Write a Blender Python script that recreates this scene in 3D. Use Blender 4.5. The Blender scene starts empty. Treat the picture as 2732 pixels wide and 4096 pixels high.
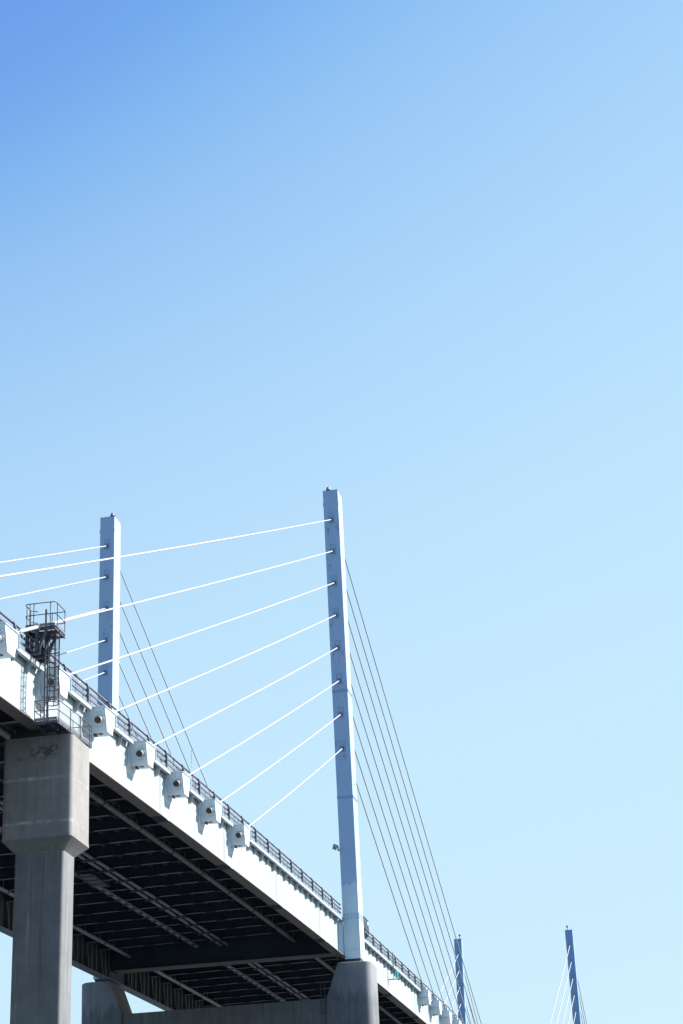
import bpy, math, random
from mathutils import Vector, Matrix
random.seed(7)
C = bpy.context.scene.collection
PI = math.pi

# ------------------------------------------------------------------ geometry of the bridge (metres)
# X runs along the bridge away from the viewer, Y across it (0 = nearer cable plane), Z up (0 = deck edge at the nearer pylons)
SPAN, W = 240.0, 23.19
KD = 1.08655e-4
def dk(x): return -KD*(x*x - SPAN*x)          # vertical curve of the deck edge
def ez(x): return dk(x) + (.17 if x < 0 else .05)   # top of the edge beam
DG = 3.284                                    # girder depth below deck edge
HP = 43.055                                   # pylon top
LEAN = 0.00717
SX, SY = 2.084, 1.502                         # pylon section
A1, B1 = 38.567, 8.332                        # side span anchor offsets
A2, B2 = 41.27, 7.732                         # main span anchor offsets
FB = 4.1                                      # floor beam spacing
YW = 0.79                                     # outer face of near girder web
YF = 22.75                                    # inner face of far girder web
FDZ = -0.5                                    # far girder sits a little lower (crossfall)
GROUND = -41.6

# ------------------------------------------------------------------ materials
def new_mat(name):
    m = bpy.data.materials.new(name); m.use_nodes = True
    nt = m.node_tree; b = nt.nodes['Principled BSDF']
    return m, nt, b
def N(nt, t, **k):
    n = nt.nodes.new(t)
    for a, v in k.items(): setattr(n, a, v)
    return n
def noise(nt, scale, vec, detail=4, rough=.6):
    n = N(nt, 'ShaderNodeTexNoise'); n.inputs['Scale'].default_value = scale
    n.inputs['Detail'].default_value = detail; n.inputs['Roughness'].default_value = rough
    nt.links.new(vec, n.inputs['Vector']); return n.outputs['Fac']
def mapping(nt, vec, scale=(1,1,1), loc=(0,0,0)):
    n = N(nt, 'ShaderNodeMapping'); n.inputs['Scale'].default_value = scale; n.inputs['Location'].default_value = loc
    nt.links.new(vec, n.inputs['Vector']); return n.outputs['Vector']
def ramp(nt, fac, a, b, ca=0.0, cb=1.0):
    n = N(nt, 'ShaderNodeMapRange'); n.inputs['From Min'].default_value = a; n.inputs['From Max'].default_value = b
    n.inputs['To Min'].default_value = ca; n.inputs['To Max'].default_value = cb
    nt.links.new(fac, n.inputs['Value']); return n.outputs['Result']
def mix(nt, fac, a, b, blend='MIX'):
    n = N(nt, 'ShaderNodeMix', data_type='RGBA', blend_type=blend)
    if isinstance(fac, (int, float)): n.inputs[0].default_value = fac
    else: nt.links.new(fac, n.inputs[0])
    for i, c in ((6, a), (7, b)):
        if isinstance(c, tuple): n.inputs[i].default_value = (*c, 1)
        else: nt.links.new(c, n.inputs[i])
    return n.outputs[2]
def math_(nt, op, a, b=None):
    n = N(nt, 'ShaderNodeMath', operation=op)
    for i, c in ((0, a), (1, b)):
        if c is None: continue
        if isinstance(c, (int, float)): n.inputs[i].default_value = c
        else: nt.links.new(c, n.inputs[i])
    return n.outputs[0]
def pos(nt): return N(nt, 'ShaderNodeNewGeometry').outputs['Position']
def bump(nt, b, h, dist=.01, st=.3):
    n = N(nt, 'ShaderNodeBump'); n.inputs['Distance'].default_value = dist; n.inputs['Strength'].default_value = st
    nt.links.new(h, n.inputs['Height']); nt.links.new(n.outputs['Normal'], b.inputs['Normal'])

def paint(name, col, dirt=(.25,.22,.18), amount=.35, rust=0.0, rough=.5, streak=True, scuff=0.0, scuffcol=(.05,.07,.11)):
    m, nt, b = new_mat(name); p = pos(nt)
    c = mix(nt, ramp(nt, noise(nt, .35, p, 5), .3, .7), col, tuple(x*.93 for x in col))
    if amount:
        s = noise(nt, 1.0, mapping(nt, p, (2.2, 2.2, .16)), 6, .65)
        g = noise(nt, 3.5, p, 4)
        f = math_(nt, 'MULTIPLY', ramp(nt, s, .56, .8), ramp(nt, g, .35, .7))
        c = mix(nt, math_(nt, 'MULTIPLY', f, amount), c, dirt)
    if rust:
        s = noise(nt, 1.0, mapping(nt, p, (5, 5, .13), (3, 1, 0)), 3, .6)
        g = noise(nt, .28, p, 3)
        f = math_(nt, 'MULTIPLY', ramp(nt, s, .615, .70), ramp(nt, g, .47, .60))
        c = mix(nt, math_(nt, 'MULTIPLY', f, rust), c, (.30, .13, .06))
    if scuff:
        s = noise(nt, 1.0, mapping(nt, p, (1.7, 1.9, .75)), 6, .75)
        g = noise(nt, .55, mapping(nt, p, (1, 1, .45), (9, 4, 2)), 2)
        f = math_(nt, 'MULTIPLY', ramp(nt, s, .575, .64), ramp(nt, g, .505, .57))
        c = mix(nt, math_(nt, 'MULTIPLY', f, scuff), c, scuffcol)
    nt.links.new(c, b.inputs['Base Color']); b.inputs['Roughness'].default_value = rough
    bump(nt, b, noise(nt, .8, p, 2), .02, .15)
    return m

def concrete(name, col, joints=(), lichen=None, streaks=.5, tide=None):
    m, nt, b = new_mat(name); p = pos(nt)
    c = mix(nt, ramp(nt, noise(nt, .55, p, 6, .65), .3, .7), col, tuple(x*.66 for x in col))
    c = mix(nt, ramp(nt, noise(nt, 6, p, 5), .35, .75, 0, .35), c, tuple(x*.6 for x in col))
    s = noise(nt, 1.0, mapping(nt, p, (2.6, 2.6, .12)), 6, .7)
    c = mix(nt, ramp(nt, s, .5, .75, 0, streaks), c, tuple(x*.42 for x in (col[0]*.9, col[1], col[2]*1.05)))
    s2 = noise(nt, 1.0, mapping(nt, p, (3.1, 3.1, .10), (5, 8, 0)), 6, .75)
    c = mix(nt, ramp(nt, s2, .58, .74, 0, .5), c, (.50, .50, .52))
    sep = N(nt, 'ShaderNodeSeparateXYZ'); nt.links.new(p, sep.inputs[0]); z = sep.outputs['Z']
    wob = ramp(nt, noise(nt, .9, p, 4), .3, .7, -.035, .035)
    zz = math_(nt, 'ADD', z, wob)
    if tide is not None:      # paler leached concrete above a ragged stain line
        n = noise(nt, 1.0, mapping(nt, p, (2.4, 2.4, .25)), 5, .7)
        zt = math_(nt, 'ADD', z, ramp(nt, n, .3, .7, -1.1, 1.1))
        c = mix(nt, ramp(nt, zt, tide-.5, tide+.5, 0, .30), c, (.42, .43, .46))
    for zj, wj, white in joints:
        d = math_(nt, 'ABSOLUTE', math_(nt, 'SUBTRACT', zz if white else z, zj))
        f = ramp(nt, d, wj, wj*.3, 0, 1)
        if white: f = math_(nt, 'MULTIPLY', f, ramp(nt, sep.outputs['X'], -83.1, -83.3, .35, 1))
        g = ramp(nt, noise(nt, 1.6, p, 6, .75), .42, .66, 0, .7 if white else .55)
        c = mix(nt, math_(nt, 'MULTIPLY', f, g), c, (.62, .62, .63) if white else (.09, .09, .10))
    if lichen:
        z0, z1, y0, y1, x1 = lichen
        lz = math_(nt, 'MULTIPLY', ramp(nt, z, z0, z0+.35), ramp(nt, z, z1, z1-.5))
        ly = math_(nt, 'MULTIPLY', ramp(nt, sep.outputs['Y'], y0, y0+.3), ramp(nt, sep.outputs['Y'], y1, y1-.5))
        lx = math_(nt, 'LESS_THAN', sep.outputs['X'], x1)
        f = math_(nt, 'MULTIPLY', math_(nt, 'MULTIPLY', lz, ly), lx)
        g = ramp(nt, noise(nt, 1.5, p, 8, .72), .49, .54)
        c = mix(nt, math_(nt, 'MULTIPLY', math_(nt, 'MULTIPLY', f, g), .8), c, (.05, .055, .055))
    nt.links.new(c, b.inputs['Base Color']); b.inputs['Roughness'].default_value = .85
    bump(nt, b, noise(nt, 9, p, 6), .01, .35)
    return m

def plain(name, col, rough=.6, metal=0.0, var=.25, scale=2.0):
    m, nt, b = new_mat(name); p = pos(nt)
    c = mix(nt, ramp(nt, noise(nt, scale, p, 5), .3, .7), col, tuple(x*(1-var) for x in col))
    nt.links.new(c, b.inputs['Base Color']); b.inputs['Roughness'].default_value = rough; b.inputs['Metallic'].default_value = metal
    return m

M = {}
M['steel']   = paint('pale_aqua_steel_paint', (.395, .455, .492), rust=.8, amount=.6)
M['seam']    = paint('seam_strip_paint', (.36, .42, .458), rust=.9, amount=.5)
M['bolt']    = plain('grey_bolt_heads', (.16, .18, .20), .6)
M['plate2']  = paint('splice_bolt_paint', (.24, .34, .47), amount=.3)
M['box']     = paint('anchor_box_paint', (.70, .81, .885), amount=.35, rust=.2)
M['pylon']   = paint('pylon_blue_grey_paint', (.35, .52, .74), amount=.12, scuff=.7, dirt=(.3,.33,.38))
M['pylonfar'] = paint('far_pylon_darker_blue', (.21, .37, .62), amount=.12, scuff=.55, dirt=(.2,.26,.36))  # darker, more saturated blue than the near pylon colour, for the far pair
M['pylonlow']= paint('pylon_pale_aqua_paint', (.54, .71, .79), amount=.2, dirt=(.35,.38,.4))
M['plate']   = paint('anchor_plate_paint', (.31, .46, .66), amount=.3)
M['dark']    = plain('dark_bolt_steel', (.045, .05, .06), .6)
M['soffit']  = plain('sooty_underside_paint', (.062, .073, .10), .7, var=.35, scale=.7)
M['flange']  = paint('worn_beam_flange', (.27, .225, .20), amount=.6, dirt=(.10,.08,.07), rust=.5, rough=.75)
M['gflange'] = paint('girder_bottom_flange', (.25, .185, .165), amount=.5, dirt=(.10,.08,.07), rust=.3, rough=.7)
M['fflange'] = paint('far_girder_flange', (.30, .33, .36), amount=.7, dirt=(.12,.10,.08), rust=.7, rough=.7)
M['stiff']   = paint('girder_stiffener', (.20, .19, .185), amount=.6, dirt=(.10,.08,.07), rust=.5, rough=.75)
M['conc']    = concrete('pier_concrete', (.315, .302, .29), joints=[(-7.92,.03,False),(-9.04,.13,True),(-10.2,.03,False),(-11.42,.11,True)], lichen=(-8.1, -6.95, -.75, 2.1, -83.2))
M['shaft']   = concrete('pier_shaft_concrete', (.22, .222, .23), joints=[(-12.85,.10,True)], streaks=.75)
M['conc2']   = concrete('portal_concrete', (.195, .205, .225), joints=[(-9.4,.04,False)], streaks=1.0, tide=-6.6)
M['galv']    = plain('galvanised_rail', (.18, .175, .22), .45, .35, var=.2)
M['platform']= plain('grey_platform_steel', (.075, .085, .115), .55, .2, var=.3)
M['cable']   = plain('white_cable_sheath', (.50, .50, .52), .45, 0, var=.05)
M['tube']    = plain('anchor_tube_paint', (.60, .68, .68), .5)
M['tubecap'] = plain('dark_anchor_cap', (.055, .042, .045), .65, var=.5, scale=25)
M['pipe']    = plain('grey_drain_pipe', (.33, .27, .235), .6, 0, .35, 3)
M['pipefar'] = plain('pale_drain_pipe', (.34, .36, .38), .6, 0, .3, 3)
M['railsteel']= plain('pale_runway_steel', (.42, .42, .45), .6, 0, .3)
M['asphalt'] = plain('asphalt', (.05, .05, .05), .9)
M['water']   = plain('firth_water', (.03, .05, .06), .12, 0, .3, .05)
M['shore']   = plain('shingle_and_grass', (.075, .08, .075), .95, 0, .5, .4)
M['white']   = plain('white_fitting', (.75, .76, .78), .5)
M['red']     = plain('red_lamp_glass', (.55, .20, .28), .2)
def glass(name, col):
    m, nt, b = new_mat(name); b.inputs['Base Color'].default_value = (*col, 1); b.inputs['Roughness'].default_value = .15
    b.inputs['Transmission Weight'].default_value = .35; b.inputs['Coat Weight'].default_value = .5
    return m
M['green']   = glass('teal_lamp_glass', (.0, .62, .55))

# ------------------------------------------------------------------ mesh builder
class MB:
    def __init__(s): s.v, s.f = [], []
    def add(s, vs, fs):
        o = len(s.v); s.v += [tuple(v) for v in vs]; s.f += [tuple(i+o for i in f) for f in fs]
    def box(s, x0, x1, y0, y1, z0, z1, fz=None):
        vs = [(x,y,z) for x in (x0,x1) for y in (y0,y1) for z in (z0,z1)]
        if fz: vs = [(x,y,z+fz(x)) for x,y,z in vs]
        s.add(vs, [(0,1,3,2),(4,6,7,5),(0,4,5,1),(2,3,7,6),(0,2,6,4),(1,5,7,3)])
    def prism(s, poly, ext):            # planar polygon (3-D points) pushed along ext
        n = len(poly); e = Vector(ext); P = [Vector(p) for p in poly]
        s.add(P + [p+e for p in P], [tuple(range(n))[::-1], tuple(range(n, 2*n))] + [(i,(i+1)%n,(i+1)%n+n,i+n) for i in range(n)])
    def loft(s, rings, caps=True):
        n = len(rings[0]); vs = [v for r in rings for v in r]; fs = []
        for k in range(len(rings)-1):
            for i in range(n): fs.append((k*n+i, k*n+(i+1)%n, (k+1)*n+(i+1)%n, (k+1)*n+i))
        if caps: fs += [tuple(range(n))[::-1], tuple(range((len(rings)-1)*n, len(rings)*n))]
        s.add(vs, fs)
    def sweep(s, prof, xs, fz=dk):      # (y,z) profile along X following the deck curve
        s.loft([[(x, y, z+fz(x)) for y, z in prof] for x in xs])
    def tube(s, pts, r, n=8, caps=True):
        P = [Vector(p) for p in pts]; rings = []
        up = Vector((0,0,1)) if abs((P[1]-P[0]).normalized().z) < .9 else Vector((1,0,0))
        for i, p in enumerate(P):
            d = ((P[min(i+1,len(P)-1)]-p).normalized() + (p-P[max(i-1,0)]).normalized()).normalized()
            a = d.cross(up).normalized(); b = a.cross(d).normalized()
            rings.append([tuple(p + r*(a*math.cos(t)+b*math.sin(t))) for t in (2*PI*k/n for k in range(n))])
        s.loft(rings, caps)
    def bar(s, p, q, w, h, up=(0,0,1)): # rectangular bar between two points
        p, q = Vector(p), Vector(q); d = (q-p).normalized(); u = Vector(up)
        if abs(d.dot(u)) > .95: u = Vector((1,0,0))
        a = d.cross(u).normalized(); b = a.cross(d).normalized()
        rings = [[tuple(c + a*sx*w/2 + b*sy*h/2) for sx, sy in ((-1,-1),(1,-1),(1,1),(-1,1))] for c in (p, q)]
        s.loft(rings)
    def ibeam(s, p, q, w, h, t=.02, up=(0,0,1)):
        p, q = Vector(p), Vector(q); d = (q-p).normalized(); u = Vector(up)
        if abs(d.dot(u)) > .95: u = Vector((1,0,0))
        a = d.cross(u).normalized(); b = a.cross(d).normalized()
        for dz, ww, hh in ((0, t, h-2*t), (h/2-t/2, w, t), (-h/2+t/2, w, t)):
            s.bar(p + b*dz, q + b*dz, ww, hh, up)
    def lathe(s, base, prof, n=16, axis=(0,0,1)):
        b0 = Vector(base); d = Vector(axis).normalized(); u = Vector((0,0,1)) if abs(d.z) < .9 else Vector((1,0,0))
        a = d.cross(u).normalized(); b = a.cross(d)
        s.loft([[tuple(b0 + d*z + r*(a*math.cos(t)+b*math.sin(t))) for t in (2*PI*k/n for k in range(n))] for r, z in prof])
    def shift(s, d): s.v = [tuple(Vector(v)+Vector(d)) for v in s.v]; return s

def finish(me, smooth=None):
    import bmesh
    bm = bmesh.new(); bm.from_mesh(me); bmesh.ops.recalc_face_normals(bm, faces=bm.faces); bm.to_mesh(me); bm.free()
    if smooth is not None:
        for p in me.polygons: p.use_smooth = True
        me.set_sharp_from_angle(angle=math.radians(smooth))
def obj(name, mb, mat, parent=None, smooth=None, label=None, kind=None, extra=()):
    me = bpy.data.meshes.new(name); n = [len(mb.f)]
    if extra:
        t = MB(); t.add(mb.v, mb.f)
        for m2, _ in extra: t.add(m2.v, m2.f); n.append(n[-1]+len(m2.f))
        mb = t
    me.from_pydata(mb.v, [], mb.f); me.materials.append(mat)
    for _, m2 in extra: me.materials.append(m2)
    if extra:
        idx = []
        for k, c in enumerate(n): idx += [k]*(c-len(idx))
        me.polygons.foreach_set('material_index', idx)
    finish(me, smooth)
    o = bpy.data.objects.new(name, me); C.objects.link(o)
    if parent:
        o.parent = parent; o.matrix_parent_inverse = world(parent).inverted()
    if label: o['label'] = label
    if kind: o['kind'] = kind
    return o
def world(o):
    m = o.matrix_basis.copy()
    return world(o.parent) @ o.matrix_parent_inverse @ m if o.parent else m
def thing(name, label, cat, loc=(0,0,0), group=None):
    o = bpy.data.objects.new(name, None); C.objects.link(o); o.location = loc; o.empty_display_size = .5
    return tag(o, label, cat, group)
def tag(o, label, cat, group=None):
    o['label'] = label; o['category'] = cat
    if group: o['group'] = group
    return o
def dup(root, loc):
    r = root.copy(); C.objects.link(r); r.location = loc
    for ch in list(root.children):
        c = ch.copy(); C.objects.link(c); c.parent = r
        for g in ch.children:
            d = g.copy(); C.objects.link(d); d.parent = c
    return r
def arc_rect(x0, x1, y0, y1, r, n=6):
    out = []
    for cx, cy, a0 in ((x1-r,y1-r,0),(x0+r,y1-r,PI/2),(x0+r,y0+r,PI),(x1-r,y0+r,1.5*PI)):
        out += [(cx+r*math.cos(a0+PI/2*k/n), cy+r*math.sin(a0+PI/2*k/n)) for k in range(n+1)]
    return out
def rng(a, b, st):
    n = max(1, int(round((b-a)/st))); return [a+(b-a)*i/n for i in range(n+1)]

# ------------------------------------------------------------------ ground and water
g = MB(); R = 6000
g.loft([[( -R,-R,GROUND),(-R,R,GROUND)],[(-95,-R,GROUND),(-95,R,GROUND)]], caps=False)
g = MB(); g.box(-R, -150, -R, R, GROUND-3, GROUND)
o = obj('ground', g, M['shore']); o['kind'] = 'structure'
g = MB(); g.box(-150, R, -R, R, GROUND-3, GROUND-.35)
o = obj('water', g, M['water']); o['kind'] = 'structure'

# ------------------------------------------------------------------ bridge deck
DX0, DX1 = -152.0, 330.0
deck = thing('bridge_deck', 'long pale aqua steel girder road deck seen from below, running to the lower right', 'bridge deck', (0,0,-DG))
XS = rng(DX0, DX1, 4.0)
# near girder web, its bottom flange and the edge beam; broken at the pylons where the web splays out to meet them
segs = [(DX0, -1.55), (1.55, SPAN-1.55), (SPAN+1.55, DX1)]
for a, b in segs:
    xs = rng(a, b, 4.0)
    m = MB(); m.sweep([(YW, -DG+.05), (YW+.04, -DG+.05), (YW+.04, .13 if b <= 0 else .01), (YW, .13 if b <= 0 else .01)], xs)
    gw = obj('girder_web', m, M['steel'], deck)
    # welded seam strips standing a little proud of the web
    for x in rng(a+2.2, b-2.2, 2.05):
        if x < -98 or x > 88: continue
        m = MB(); m.box(x-.13, x+.13, YW-.007, YW+.001, -DG+.07, -.75, dk)
        obj('seam_strip', m, M['seam'], gw)
    m = MB(); m.sweep([(.37, -DG), (1.21, -DG), (1.21, -DG+.05), (.37, -DG+.05)], xs)
    obj('bottom_flange', m, M['gflange'], deck)
    xs2 = rng(a+.5 if a > DX0 else a, b-.5 if b < DX1 else b, 4.0)
# bolted cover plates on the flange underside and the chipped white lip along its edge
for k in range(-7, 13):
    x = 6.6 + 16.55*k
    if abs(x) < 2 or abs(x-SPAN) < 2: continue
    m = MB()
    m.box(x-.8, x+.8, .385, 1.19, -DG-.025, -DG+.01, dk)
    for ix in range(8):
        for iy in range(4): m.box(x-.7+ix*.2-.035, x-.7+ix*.2+.035, .46+iy*.2-.03, .46+iy*.2+.03, -DG-.055, -DG-.02, dk)
    lip = MB(); lip.prism([(x+.1, .366, dk(x)-DG-.03), (x+.75, .366, dk(x+.75)-DG-.03), (x+.7, .366, dk(x+.7)-DG+.05), (x+.35, .366, dk(x+.3)-DG+.02)], (0,-.012,0))
    obj('flange_cover_plate', m, M['dark'], deck, extra=[(lip, M['steel'])])
# edge beam (fascia) runs between the anchor boxes
BOX1 = [-(A1+B1*(7-i)) for i in range(8)]
BOX2 = [A2+B2*(7-i) for i in range(8)]
BOX3 = [SPAN-x for x in BOX2]; BOX4 = [SPAN+A1+B1*(7-i) for i in range(8)]
gaps = sorted([(c-3.25, c-1.05) for c in BOX1] + [(c+1.05, c+3.25) for c in BOX2] + [(-1.1, 1.1), (SPAN-1.1, SPAN+1.1)])
x = DX0
for ga, gb in gaps + [(DX1, None)]:
    if ga-x > .3:
        m = MB(); xs = rng(x, ga, 4.0)
        m.sweep([(.37, -.24), (.40, -.24), (.40, -.023), (YW+.2, -.023), (YW+.2, .0), (.345, .0), (.345, -.022), (.37, -.022)], xs, ez)
        m.sweep([(.37, -.265), (.58, -.265), (.58, -.241), (.37, -.241)], xs, ez)
        obj('edge_beam', m, M['steel'], deck)
    x = gb
# brackets between web and edge beam
def bracket_mb(x, deep):
    m = MB(); z = ez(x)-.03
    h = .62 if deep else .48
    m.prism([(x, YW-.012, z-.03), (x, YW-.012, z-.23-h), (x, YW-.14, z-.23-h), (x, .47, z-.33), (x, .43, z-.215), (x, .43, z-.03)], (.016, 0, 0))
    if deep:
        m.bar((x, YW-.10, z-.23-h), (x, .46, z-.335), .13, .016, (1,0,0))
    for k in range(5): m.box(x-.03, x+.05, YW-.03, YW-.013, z-.3-k*.09-.02, z-.3-k*.09+.02)
    return m
bx = [x for x in rng(DX0+1, DX1-1, 2.05)]
def in_gap(x): return any(a-.15 < x < b+.15 for a, b in gaps)
rest = MB()
for i, x in enumerate(bx):
    if in_gap(x): continue
    mb = bracket_mb(x, i % 2 == 0)
    if -93 < x < 86: obj('bracket', mb, M['steel'], deck)
    else: rest.add(mb.v, mb.f)
o = obj('bracket', rest, M['steel'], deck, kind='stuff')
# bolted web splices
for k in range(-7, 13):
    x = 6.6 + 16.55*k
    if abs(x) < 2.5: continue
    m = MB(); m.box(x-.17, x+.17, YW-.016, YW-.001, -DG+.08, -.3, dk)
    q = MB()
    if -110 < x < 60:
        for j in range(26):
            z = -DG+.17+j*.107
            for dx in (-.11, -.04, .04, .11): q.box(x+dx-.022, x+dx+.022, YW-.038, YW-.015, z-.022, z+.022, dk)
    obj('splice_plate', m, M['box'], deck, extra=[(q, M['bolt'])])
# splayed plates joining the web to the pylons
for c in (0, SPAN):
    for s in (-1, 1):
        m = MB()
        xa, xb = c+s*1.55, c+s*1.03
        m.prism([(xa, YW, dk(c)-DG+.05), (xb, .47, dk(c)-DG-.15), (xb, .47, dk(c)-.02), (xa, YW, dk(c)-.1)], (s*.03, .03, 0))
        obj('splay_plate', m, M['pylonlow'], deck)
        m = MB(); m.prism([(c+s*1.6, .37, dk(c)-DG), (c+s*1.02, .30, dk(c)-DG-.1), (c+s*1.02, 1.21, dk(c)-DG-.1), (c+s*1.6, 1.21, dk(c)-DG)], (0,0,.05))
        obj('bottom_flange', m, M['gflange'], deck)
# deck plate with trough ribs
m = MB(); m.sweep([(YW+.041, -.30), (YF-.01, -.30), (YF-.01, -.06), (YW+.041, -.06)], XS); dp = m
for k in range(17):
    y = 2.0+k*1.2
    dp.sweep([(y-.14, -.60), (y+.14, -.60), (y+.24, -.299), (y-.24, -.299)], XS)
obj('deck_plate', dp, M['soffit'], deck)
m = MB(); m.sweep([(YW+.25, -.055), (YF-.05, -.055), (YF-.05, .06), (YW+.25, .06)], XS); obj('road_surface', m, M['asphalt'], deck)
# floor beams
def floor_beam(x):
    m = MB(); z = dk(x)
    def zz(y): return z + FDZ*.7*(y-YW)/(YF-YW)
    y0, y1 = YW+.05, YF-.02
    m.prism([(x-.01, y0, z-.31), (x-.01, y1, z-.31), (x-.01, y1, zz(y1)-1.08), (x-.01, y0, zz(y0)-1.08)], (.02, 0, 0))
    for yy in rng(3, 21, 3):
        m.box(x-.09, x-.011, yy-.01, yy+.01, zz(yy)-1.07, z-.31)
    f = MB(); f.prism([(x-.15, y0, zz(y0)-1.10), (x-.15, y1, zz(y1)-1.10), (x+.15, y1, zz(y1)-1.10), (x+.15, y0, zz(y0)-1.10)], (0,0,.019))
    s = MB()
    for k in range(7):
        yc = 2.95+3.05*k + .25*math.sin(x*1.7+k)
        s.prism([(x-.17, yc-.45, zz(yc-.45)-1.118), (x-.17, yc+.45, zz(yc+.45)-1.118), (x+.17, yc+.45, zz(yc+.45)-1.118), (x+.17, yc-.45, zz(yc-.45)-1.118)], (0,0,.017))
        for i in range(6):
            for dx in (-.1, .1): s.box(x+dx-.03, x+dx+.03, yc-.38+i*.15-.03, yc-.38+i*.15+.03, zz(yc)-1.15, zz(yc)-1.117)
    return m, f, s
rest = [MB(), MB(), MB()]
fbx = [FB*k for k in range(int(DX0/FB)+1, int(DX1/FB)) if abs(FB*k) > 1.5 and abs(FB*k-SPAN) > 3]
for x in fbx:
    t = floor_beam(x)
    if -112 < x < 90:
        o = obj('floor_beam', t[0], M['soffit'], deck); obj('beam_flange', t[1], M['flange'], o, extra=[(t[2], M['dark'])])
    else:
        for r, q in zip(rest, t): r.add(q.v, q.f)
o = obj('floor_beam', rest[0], M['soffit'], deck, kind='stuff'); obj('beam_flange', rest[1], M['flange'], o, kind='stuff', extra=[(rest[2], M['dark'])])
# deep cross girders between the two pylons of a pair
for c in (0, SPAN):
    m = MB(); z = dk(c)
    for dx in (-.62, .60): m.box(c+dx, c+dx+.02, YW+.05, YF-.03, z-2.83, z-.31)
    for yy in rng(3, 21, 2): m.box(c-.6, c+.6, yy-.01, yy+.01, z-2.8, z-.31)
    cg = obj('cross_girder', m, M['soffit'], deck)
    m = MB(); m.box(c-.80, c+.80, YW+.42, YF-.4, z-2.88, z-2.835); obj('girder_flange', m, M['flange'], cg)
# far girder with tapered stiffeners on its inner face
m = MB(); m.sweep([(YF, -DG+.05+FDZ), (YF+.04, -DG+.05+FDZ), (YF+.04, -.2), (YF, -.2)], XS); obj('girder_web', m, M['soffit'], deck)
m = MB(); m.sweep([(YF-.42, -DG+FDZ), (YF+.46, -DG+FDZ), (YF+.46, -DG+.05+FDZ), (YF-.42, -DG+.05+FDZ)], XS); obj('bottom_flange', m, M['fflange'], deck)
m = MB(); m.sweep([(YF, -.19), (YF+.43, -.19), (YF+.43, 0), (YF, 0)], XS); obj('edge_beam', m, M['steel'], deck)
rest = MB(); stc = 0
for x in fbx:
    m = MB(); z = dk(x); zb = z-DG+.052+FDZ
    m.prism([(x, YF-.002, zb), (x, YF-.40, zb), (x, YF-.16, z-1.5), (x, YF-.16, z-1.1), (x, YF-.002, z-1.1)], (.02, 0, 0))
    m.box(x-.10, x+.12, YF-.42, YF-.40, zb, zb+.02)
    m.prism([(x-.09, YF-.405, zb), (x-.09, YF-.165, z-1.5), (x+.11, YF-.165, z-1.5), (x+.11, YF-.405, zb)], (0,-.015,0))
    for d in (1.36, 2.73):
        m.box(x+d, x+d+.02, YF-.16, YF-.002, zb, z-.9)
        m.box(x+d-.05, x+d+.07, YF-.175, YF-.16, zb, z-.9)
    for d in (0, 1.36, 2.73):
        for h in (.5, 1.15, 1.8): m.box(x+d, x+d+.30, YF-.11, YF-.002, zb+h, zb+h+.02)
    if -100 < x < 90: obj('web_stiffener', m, M['stiff'], deck)
    else: rest.add(m.v, m.f)
obj('web_stiffener', rest, M['stiff'], deck, kind='stuff')

# ------------------------------------------------------------------ railing on the near edge
rail = thing('bridge_railing', 'grey steel parapet railing along the near deck edge with curved posts and flat lower rails', 'railing', (0,.42,0))
YR = .60
def post_mb(x):
    m = MB(); z = ez(x)
    m.bar((x, .43, z+.01), (x, .43, z+.82), .095, .14, (0,1,0))
    P = [(x, .43, z+.80)] + [(x, .43+.18*(1-math.cos(t)), z+.82+.40*math.sin(t)) for t in (PI/2*k/6 for k in range(7))]
    rings = []
    for i, p in enumerate(P):
        q = Vector(P[min(i+1, len(P)-1)])-Vector(P[max(i-1, 0)]); q.normalize(); nrm = Vector((1,0,0)).cross(q)
        rings.append([tuple(Vector(p)+Vector((sx*.0475,0,0))+nrm*sy*.065) for sx, sy in ((-1,-1),(1,-1),(1,1),(-1,1))])
    m.loft(rings)
    for h in (.50, .86): m.box(x-.055, x+.055, .45, .56, z+h-.05, z+h+.05)
    m.box(x-.12, x+.12, .352, .54, z+.002, z+.035)
    return m
posts = [-5.8-4.11*n for n in range(35)] + [5.9+4.115*n for n in range(54)] + [SPAN+5.8+4.11*n for n in range(20)]
rest = MB()
for x in posts:
    mb = post_mb(x)
    if -140 < x < 225: obj('post', mb, M['galv'], rail)
    else: rest.add(mb.v, mb.f)
obj('post', rest, M['galv'], rail, kind='stuff')
for a, b in [(DX0, -1.3), (1.3, SPAN-1.3), (SPAN+1.3, DX1)]:
    m = MB(); m.tube([(x, YR, ez(x)+1.23) for x in rng(a, b, 4.11)], .068, 10)
    for x in posts:
        if max(a, -100) < x-2 and x < min(b, 100): m.tube([(x-1.9, YR, ez(x-1.9)+1.23), (x-1.55, YR, ez(x-1.55)+1.23)], .078, 10)
    obj('top_rail', m, M['galv'], rail, 40)
    for h in (.50, .86):
        m = MB(); m.sweep([(.53, h-.06), (.62, h-.06), (.62, h+.06), (.53, h+.06)], rng(a, b, 4.11), ez); obj('lower_rail', m, M['galv'], rail)
    m = MB()
    for h in (.10, .19, .28, .37, .60, .68, .76): m.tube([(x, .64, ez(x)+h) for x in rng(a, b, 8)], .008, 4)
    for x in rng(a+1, b-1, 1.37): m.bar((x, .64, ez(x)+.03), (x, .64, ez(x)+.92), .03, .03)
    obj('mesh_infill', m, M['galv'], rail)

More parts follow.
